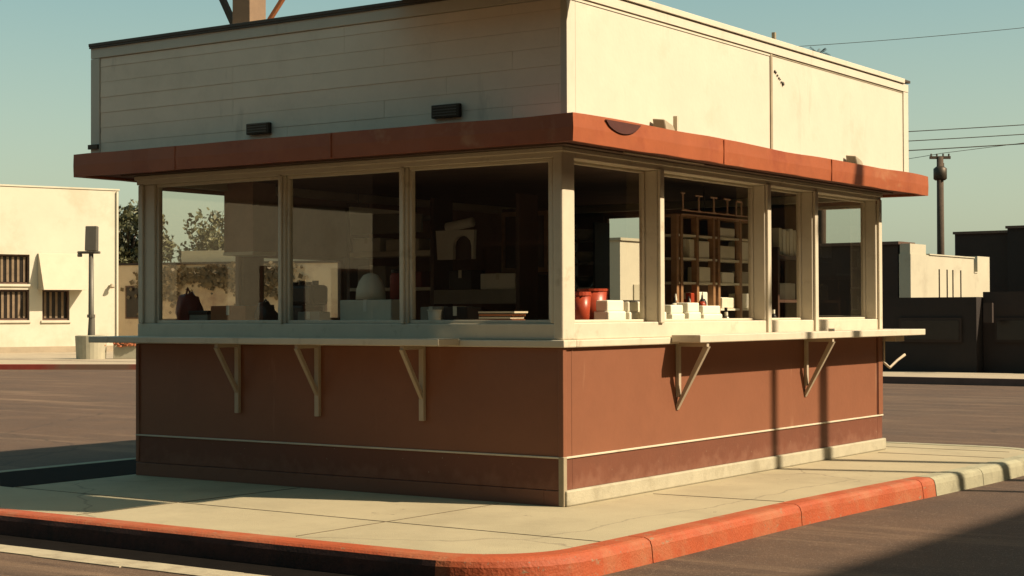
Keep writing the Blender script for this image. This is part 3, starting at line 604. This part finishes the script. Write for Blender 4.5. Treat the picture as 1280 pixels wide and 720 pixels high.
# lamp post in round planter + low planter wall with flowers
L_=empty('street_lamp',(-34.62,25.9,-.004),R(35),label='grey street lamp with tall box head, standing in the round planter',cat='street lamp')
MB().tube([(0,0,.3),(0,0,.5),(.02,0,1.3),(0,0,1.4),(0,0,3.42)],[.14,.13,.10,.09,.075],12).build('pole',M['grey'],L_,smooth=True)
MB().tube([(0,0,1.32),(0,0,1.42)],.13,12).build('collar',M['grey'],L_)
MB().box(-.42,.28,-.10,.10,3.36,3.44).box(-.42,-.30,-.1,.1,3.26,3.36).build('arm',M['grey'],L_,bev=.02)
MB().hexa([(-.17,-.16,3.45),(.20,-.16,3.45),(.20,.16,3.45),(-.17,.16,3.45),(-.15,-.14,4.24),(.21,-.14,4.24),(.21,.14,4.24),(-.15,.14,4.24)]).build('lamp_head',M['grey'],L_,bev=.02)
P_=empty('round_planter',(-34.62,25.9,-.004),label='round concrete planter around the foot of the street lamp',cat='planter')
ring=MB();n=24;o=[];i_=[]
for z,r_ in ((0,.46),(.74,.50),(.76,.44),(.55,.43)): o.append([ring.b.verts.new((r_*math.cos(2*math.pi*k/n),r_*math.sin(2*math.pi*k/n),z)) for k in range(n)])
for a,b_ in zip(o,o[1:]):
    for k in range(n): ring.b.faces.new([a[k],a[(k+1)%n],b_[(k+1)%n],b_[k]])
ring.build('tub',M['wallconc'],P_,smooth=False);MB().tube([(0,0,.52),(0,0,.58)],.43,20).build('soil',M['bark'],P_)
PW=empty('planter_wall',(-34.1,26.4,-.004),R(34.6),label='low pale planter wall with orange flowers, right of the round planter',cat='planter')
B(.0,4.2,-.15,.15,0,.62).build('wall',M['wallconc'],PW,bev=.02)
fl=MB()
for k in range(120):
    x=random.gauss(.42,.22);z=.40+random.random()*.30
    fl.blob((x,-.17-random.random()*.08,z),random.uniform(.02,.05),1,.3)
fl.build('flowers',M['flower'],PW)

# ------------------------------------------------------------------ trees
def tree(name,loc,h,r,label,group,seed,nleaf=5200,ls=.13,lm='leaf',clumps=26,sq=(1,1,.75)):
    rnd=random.Random(seed);e=empty(name,loc,label=label,cat='tree',group=group)
    t=MB();th=h-r*1.1
    base=[(0,0,-.1),(.05,.02,th*.5),(0,.05,th)]
    t.tube(base,[r*.13,r*.09,r*.07],9)
    cl=[]
    for k in range(clumps):
        while 1:
            p=Vector((rnd.uniform(-1,1),rnd.uniform(-1,1),rnd.uniform(-1,1)))
            if .25<p.length<1: break
        p=Vector((p.x*sq[0],p.y*sq[1],p.z*sq[2]))*r;c=Vector((0,0,h-r*.8))+p;cl.append((c,r*rnd.uniform(.16,.34)))
        if k<12: 
            s_=Vector((0,.04,th*rnd.uniform(.7,1)));m=s_.lerp(c,.5)+Vector((0,0,-.08*r));t.tube([s_,m,c],[r*.05,r*.03,r*.012],6)
    t.build('trunk',M['bark'],e,smooth=True)
    lf=MB();b=lf.b
    for k in range(nleaf):
        c,rr=rnd.choice(cl);d=Vector((rnd.gauss(0,1),rnd.gauss(0,1),rnd.gauss(0,.8)))
        d=d.normalized()*rr*(rnd.random()**.4)*1.15;p=c+d;s_=ls*rnd.uniform(.5,1.2)
        u=Vector((rnd.gauss(0,1),rnd.gauss(0,1),rnd.gauss(0,1))).normalized();v=u.cross(Vector((rnd.gauss(0,1),rnd.gauss(0,1),rnd.gauss(0,1)))).normalized()
        b.faces.new([b.verts.new(p+u*s_),b.verts.new(p+v*s_*.5),b.verts.new(p-u*s_),b.verts.new(p-v*s_*.5)])
    lf.build('crown',M[lm],e);return e
GT='trees behind the pink building'
tree('broadleaf_tree',(-50.9,42.2,0),6.3,2.1,'bushy dark tree rising beside the right end of the cream building',GT,3,8000,.15,clumps=40)
tree('broadleaf_tree',(-48.0,45.4,0),6.1,2.2,'loose tree seen through the leftmost front window of the stand',GT,5,3600,.15,clumps=26)
tree('broadleaf_tree',(-44.5,48.5,0),4.6,1.9,'low sparse tree seen through the stand windows, right of the loose tree',GT,8,2600,.15,clumps=20)
# small palm whose top peeps over the sunlit parapet
P_=empty('palm_tree',(-18.33,45.45,0),label='distant palm tree whose tufted top just shows above the sunlit parapet',cat='tree')
MB().tube([(0,0,0),(.1,0,5),(0,0,10.6)],[.22,.17,.13],10).build('trunk',M['bark'],P_,smooth=True)
pf=MB();b=pf.b;rnd=random.Random(4)
for k in range(34):
    a=rnd.uniform(0,6.283);el=rnd.uniform(-.5,1.2);Lh=rnd.uniform(.45,.75);pts=[]
    for j in range(6):
        t_=j/5;pts.append(Vector((math.cos(a)*Lh*t_*math.cos(el),math.sin(a)*Lh*t_*math.cos(el),10.6+Lh*t_*math.sin(el)-.35*t_*t_*Lh)))
    side=Vector((-math.sin(a),math.cos(a),0))
    for j in range(5):
        for sgn in (-1,1):
            for q in range(2):
                p=pts[j].lerp(pts[j+1],q*.5);tip=p+side*sgn*.16*(1-.5*j/5)+Vector((0,0,-.08))+(pts[j+1]-pts[j])*.5
                b.faces.new([b.verts.new(p),b.verts.new(p+(pts[j+1]-pts[j])*.3),b.verts.new(tip)])
pf.build('crown',M['dleaf'],P_)

# ------------------------------------------------------------------ far right: row of dark buildings, cream block, utility pole
def dark_building(x0,x1,y0,y1,h,label,m='bldgdark',cop=True,wins=(),door=None):
    e=empty('shop_building',((x0+x1)/2,y0,0),label=label,cat='building',group='dark buildings across the street')
    w=(x1-x0)/2;d=y1-y0
    B(-w,w,0,d,-.1,h).build('wall',M[m],e)
    if cop: B(-w-.05,w+.05,-.07,d+.05,h+.002,h+.09).build('coping',M['cabinet'],e)
    for (a,b_,c,dd) in wins:
        f=B(a-.06,b_+.06,-.045,-.003,c-.06,dd+.06).build('window',M['bldgdark'],e);B(a,b_,-.06,-.047,c,dd).build('pane',M['winfar'],f)
    if door: f=B(door,door+.95,-.05,-.003,0,2.1).build('door',M['cabinet'],e);B(door+.8,door+.84,-.1,-.052,1.0,1.1).build('handle',M['steel'],f)
    return e
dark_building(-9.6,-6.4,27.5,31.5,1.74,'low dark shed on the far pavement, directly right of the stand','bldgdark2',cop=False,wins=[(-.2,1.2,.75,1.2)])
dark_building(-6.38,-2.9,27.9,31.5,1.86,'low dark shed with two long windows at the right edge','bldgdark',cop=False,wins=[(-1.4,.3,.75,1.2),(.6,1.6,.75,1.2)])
B(-.1,.1,-.05,.05,-.45,0).build('hanging_sign',M['bldgdark'],None);_h=bpy.context.scene.collection.objects[-1];_h.location=(-6.05,27.3,1.6);tag(_h,'small dark panel hanging on the front of the right-hand low shed','panel')
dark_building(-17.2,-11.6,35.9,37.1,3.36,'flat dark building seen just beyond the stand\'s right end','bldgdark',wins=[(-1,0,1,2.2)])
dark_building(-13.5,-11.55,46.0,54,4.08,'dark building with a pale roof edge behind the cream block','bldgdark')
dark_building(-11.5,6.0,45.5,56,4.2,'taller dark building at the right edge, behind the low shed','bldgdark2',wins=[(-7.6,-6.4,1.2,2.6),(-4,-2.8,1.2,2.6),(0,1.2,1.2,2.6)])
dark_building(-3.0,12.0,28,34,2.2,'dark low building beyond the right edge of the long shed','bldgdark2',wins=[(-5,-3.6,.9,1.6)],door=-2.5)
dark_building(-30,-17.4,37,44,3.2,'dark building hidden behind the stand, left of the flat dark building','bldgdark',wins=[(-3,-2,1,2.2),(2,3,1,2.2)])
e=empty('cream_block',(-11.2,35.85,0),label='small sunlit cream block with stepped top and four dark slots, right of the stand',cat='building')
w=MB();w.box(-.35,0,.02,1.5,-.1,3.08);w.box(-3.5,0,1.5,5.4,-.1,3.08);w.box(-.33,-.02,.04,1.30,3.08,3.38);w.box(-2,0,5.4,6.9,-.1,2.62);w.box(-2,-.0,5.75,6.9,2.62,3.16);w.build('wall',M['bldgpale'],e)
sl=MB()
for y in (2.28,2.95,3.45,4.15): sl.box(-.02,.006,y,y+.10,1.5,2.68)
sl.build('slot',M['winfar'],e)
cpg=MB();cpg.box(-3.52,.03,1.48,5.42,3.082,3.12);cpg.box(-2.02,.02,5.42,5.72,2.622,2.66);cpg.build('coping',M['bldgpale'],e)
e=empty('garage',(-17.2,29.6,0),label='sunlit cream garage seen through the first side window and the back of the stand',cat='building')
w=MB();w.box(-6,0,0,4.2,-.1,3.42);w.build('wall',M['bldg'],e);B(-6.05,.05,-.05,4.25,3.422,3.5).build('coping',M['bldgpale'],e);B(.003,.04,.7,2.9,0,2.2).build('door',M['bldgpale'],e)
# bush & clutter strip before the shed
# utility pole (visible)
def upole(loc,h,label,arms,can=None,r=.11,name='utility_pole',group='wooden utility poles with wires'):
    e=empty(name,loc,label=label,cat='utility pole',group=group)
    MB().tube([(0,0,-.1),(0,0,h*.5),(0,0,h)],[r*1.25,r*1.1,r],12).build('pole',M['bark'],e,smooth=True)
    for z,l in arms:
        a=MB();a.bar((-l/2*.82,-l/2*.57,z),(l/2*.82,l/2*.57,z),.09,.10);a=a.build('crossarm',M['bark'],e)
        i=MB()
        for s_ in (-.85,-.3,.3,.85): i.tube([(s_*l/2*.82,s_*l/2*.57,z+.05),(s_*l/2*.82,s_*l/2*.57,z+.14)],.035,8)
        i.build('insulator',M['grey'],a)
    if can:
        c=MB().tube([(0,0,can),(0,0,can+.05),(0,0,can+.42),(0,0,can+.5)],[.18,.24,.24,.14],14).build('transformer',M['bronze'],e,smooth=True);MB().tube([(.1,.07,can+.48),(.1,.07,can+.62)],.03,8).build('bushing',M['grey'],c)
    return e
upole((-14.74,48.0,0),7.0,'short utility pole with crossarm and round transformer above the cream block',[(6.97,.75)],6.15,r=.12)
upole((-26.45,52.02,0),12.6,'tall utility pole hidden behind the stand, carrying the street wires',[(12.35,1.2),(8.4,1.6)],r=.14)
upole((-6.45,65.78,0),15.0,'tall utility pole outside the right edge, carrying the street wires',[(14.6,1.2),(9.8,1.6)],r=.15)
def wire(a,b_,sag,r,label):
    a=Vector(a);b_=Vector(b_);P=[a.lerp(b_,i/24)-Vector((0,0,sag*4*(i/24)*(1-i/24))) for i in range(25)]
    o=MB().tube(P,r,5).build('wire',M['bronze']);return tag(o,label,'wire','wires strung between the utility poles')
wire((-26.42,52.0,12.40),(-6.41,65.75,14.66),.3,.012,'highest wire crossing the sky above the parapet at right')
wire((-26.47,52.04,8.62),(-6.47,65.8,10.0),.12,.019,'upper of the three close wires right of the parapet')
wire((-26.47,52.04,8.22),(-6.47,65.8,9.6),.12,.019,'middle of the three close wires right of the parapet')
wire((-26.48,52.04,7.82),(-6.47,65.8,9.2),.12,.022,'lowest and darkest of the three close wires right of the parapet')
wire((-26.48,52.1,7.0),(-14.75,48.05,7.12),.15,.010,'thin wire running left from the short utility pole')
wire((-14.74,48.0,7.12),(6.5,60.8,10.4),.1,.010,'thin wire running right from the short utility pole')

# rows of shops behind and beside the viewpoint: they close the street, some are added to block light, and the panes mirror them
GB='shops behind the viewpoint'
def street_block(p,rz,w,h,m,label):
    e=empty('shop_building',(p[0],p[1],0),rz,label=label,cat='building',group=GB)
    B(-w/2,w/2,0,9,-.2,h).build('wall',M[m],e);B(-w/2-.05,w/2+.05,-.08,.3,h+.003,h+.15).build('coping',M['cabinet'],e)
    x=-w/2+1
    while x<w/2-2.5:
        f=B(x-.07,x+1.87,-.05,-.003,.9,2.6).build('window',M['cabinet'],e);B(x,x+1.8,-.065,-.052,.97,2.53).build('pane',M['winfar'],f);x+=3.6
    return e
street_block((-44,-27),math.pi,28,9.5,'bldgdark','long dark brick shop row south of the food stand, out of the picture')
street_block((1.3,-12.6),math.pi,27,8.5,'bldgdark','tall dark block added just behind the viewpoint to block sky light, out of the picture')  # unseen, added to cut sky light on the front wall
street_block((14.2,-12.4),-math.pi/2,24,17.0,'bldgdark2','tall dark block added on the south-east corner to shade the street, out of the picture')  # unseen, added to shade the ground south of the stand
street_block((14,31),-math.pi/2,62,10.6,'bldgdark','long dark brick block along the east side street, out of the picture')
e=empty('shop_building',(-22,-20.5,0),math.pi/2,label='small sunlit cream shop on the far side of the south street, out of the picture',cat='building',group=GB)
B(-5,5,0,8,-.2,4.2).build('wall',M['bldg'],e)
for x in (-3.9,-1.2,1.6): f=B(x-.07,x+1.57,-.05,-.003,.9,2.6).build('window',M['cabinet'],e);B(x,x+1.5,-.065,-.052,.97,2.53).build('pane',M['winfar'],f)
B(-5.1,5.1,-.1,.3,4.203,4.35).build('coping',M['bldgdark'],e)
street_block((34,62),-math.pi*.72,60,12.0,'bldgdark','dark brick shop at the north-east corner, out of the picture')
# ------------------------------------------------------------------ two light poles and a tree across the side street (their shadows fall on the stand)
AZ=R(18.0)
def lightpole(y_wall,x,h,r,label):
    y=y_wall+x*math.tan(AZ)
    e=empty('light_pole',(x,y,0),label=label,cat='light pole',group='light poles across the side street')
    MB().tube([(0,0,0),(0,0,h)],[r*1.05,r],12).build('pole',M['grey'],e,smooth=True);MB().tube([(0,0,0),(0,0,.3)],r*1.6,12).build('base',M['grey'],e)
    B(-.10,.30,-.09,.09,h,h+.10).build('lamp_head',M['grey'],e,bev=.02)
lightpole(3.49,6.7,6.25+1.75,.065,'slimmer light pole across the side street, out of the picture')
lightpole(4.56,6.7,6.25+2.45,.10,'thicker light pole across the side street, out of the picture')

# ------------------------------------------------------------------ light, sky, camera
EL=R(42)
sd=Vector((math.cos(AZ)*math.cos(EL),math.sin(AZ)*math.cos(EL),math.sin(EL)))
l=bpy.data.lights.new('sun','SUN');l.energy=5.0;l.angle=R(.7);l.color=(1,.85,.64)
so=bpy.data.objects.new('sun',l);COL.objects.link(so);so.rotation_euler=(-sd).to_track_quat('-Z','Y').to_euler()
wd=bpy.data.worlds.new('World');sc.world=wd;wd.use_nodes=True;N=wd.node_tree.nodes;L=wd.node_tree.links
bg=N['Background'];sk=N.new('ShaderNodeTexSky');sk.sky_type='NISHITA';sk.sun_disc=False;sk.sun_elevation=EL;sk.sun_rotation=math.pi/2-AZ
sk.air_density=1.0;sk.dust_density=2.6;sk.ozone_density=1.0
mx=N.new('ShaderNodeMix');mx.data_type='RGBA';mx.blend_type='MULTIPLY';mx.inputs['Factor'].default_value=1
SKY_TINT=(1.35,1.06,.62,1)
L.new(sk.outputs[0],mx.inputs['A']);mx.inputs['B'].default_value=SKY_TINT;tcw=N.new('ShaderNodeTexCoord');sep=N.new('ShaderNodeSeparateXYZ');L.new(tcw.outputs['Generated'],sep.inputs[0]);mrw=N.new('ShaderNodeMapRange');mrw.inputs['From Max'].default_value=.22;L.new(sep.outputs['Z'],mrw.inputs['Value'])
hz=N.new('ShaderNodeMix');hz.data_type='RGBA';hz.inputs['A'].default_value=(2.6,3.55,2.9,1);hz.inputs['B'].default_value=(.25,2.0,2.75,1);L.new(mrw.outputs[0],hz.inputs['Factor'])
ad=N.new('ShaderNodeMix');ad.data_type='RGBA';ad.blend_type='ADD';ad.inputs['Factor'].default_value=1;ad.inputs['B'].default_value=(.80,2.45,3.15,1)
L.new(mx.outputs['Result'],ad.inputs['A']);L.new(hz.outputs['Result'],ad.inputs['B']);L.new(ad.outputs['Result'],bg.inputs[0]);bg.inputs[1].default_value=.05
cam=bpy.data.cameras.new('camera');co=bpy.data.objects.new('camera',cam);COL.objects.link(co);sc.camera=co
cam.sensor_width=36;cam.lens=2076.25/1280*36;cam.clip_start=.1;cam.clip_end=2000
yaw,pi_,ro=R(34.588),R(.8772),R(-.2139)
fw=Vector((-math.sin(yaw)*math.cos(pi_),math.cos(yaw)*math.cos(pi_),math.sin(pi_)));rt=Vector((math.cos(yaw),math.sin(yaw),0));up=rt.cross(fw)
rt2=rt*math.cos(ro)+up*math.sin(ro);up2=up*math.cos(ro)-rt*math.sin(ro)
mw=Matrix((rt2,up2,-fw)).transposed().to_4x4();mw.translation=Vector((6.5318,-10.1147,1.4));co.matrix_world=mw
vs_=sc.view_settings;vs_.view_transform='Standard';vs_.look='None';vs_.exposure=.80;vs_.gamma=1
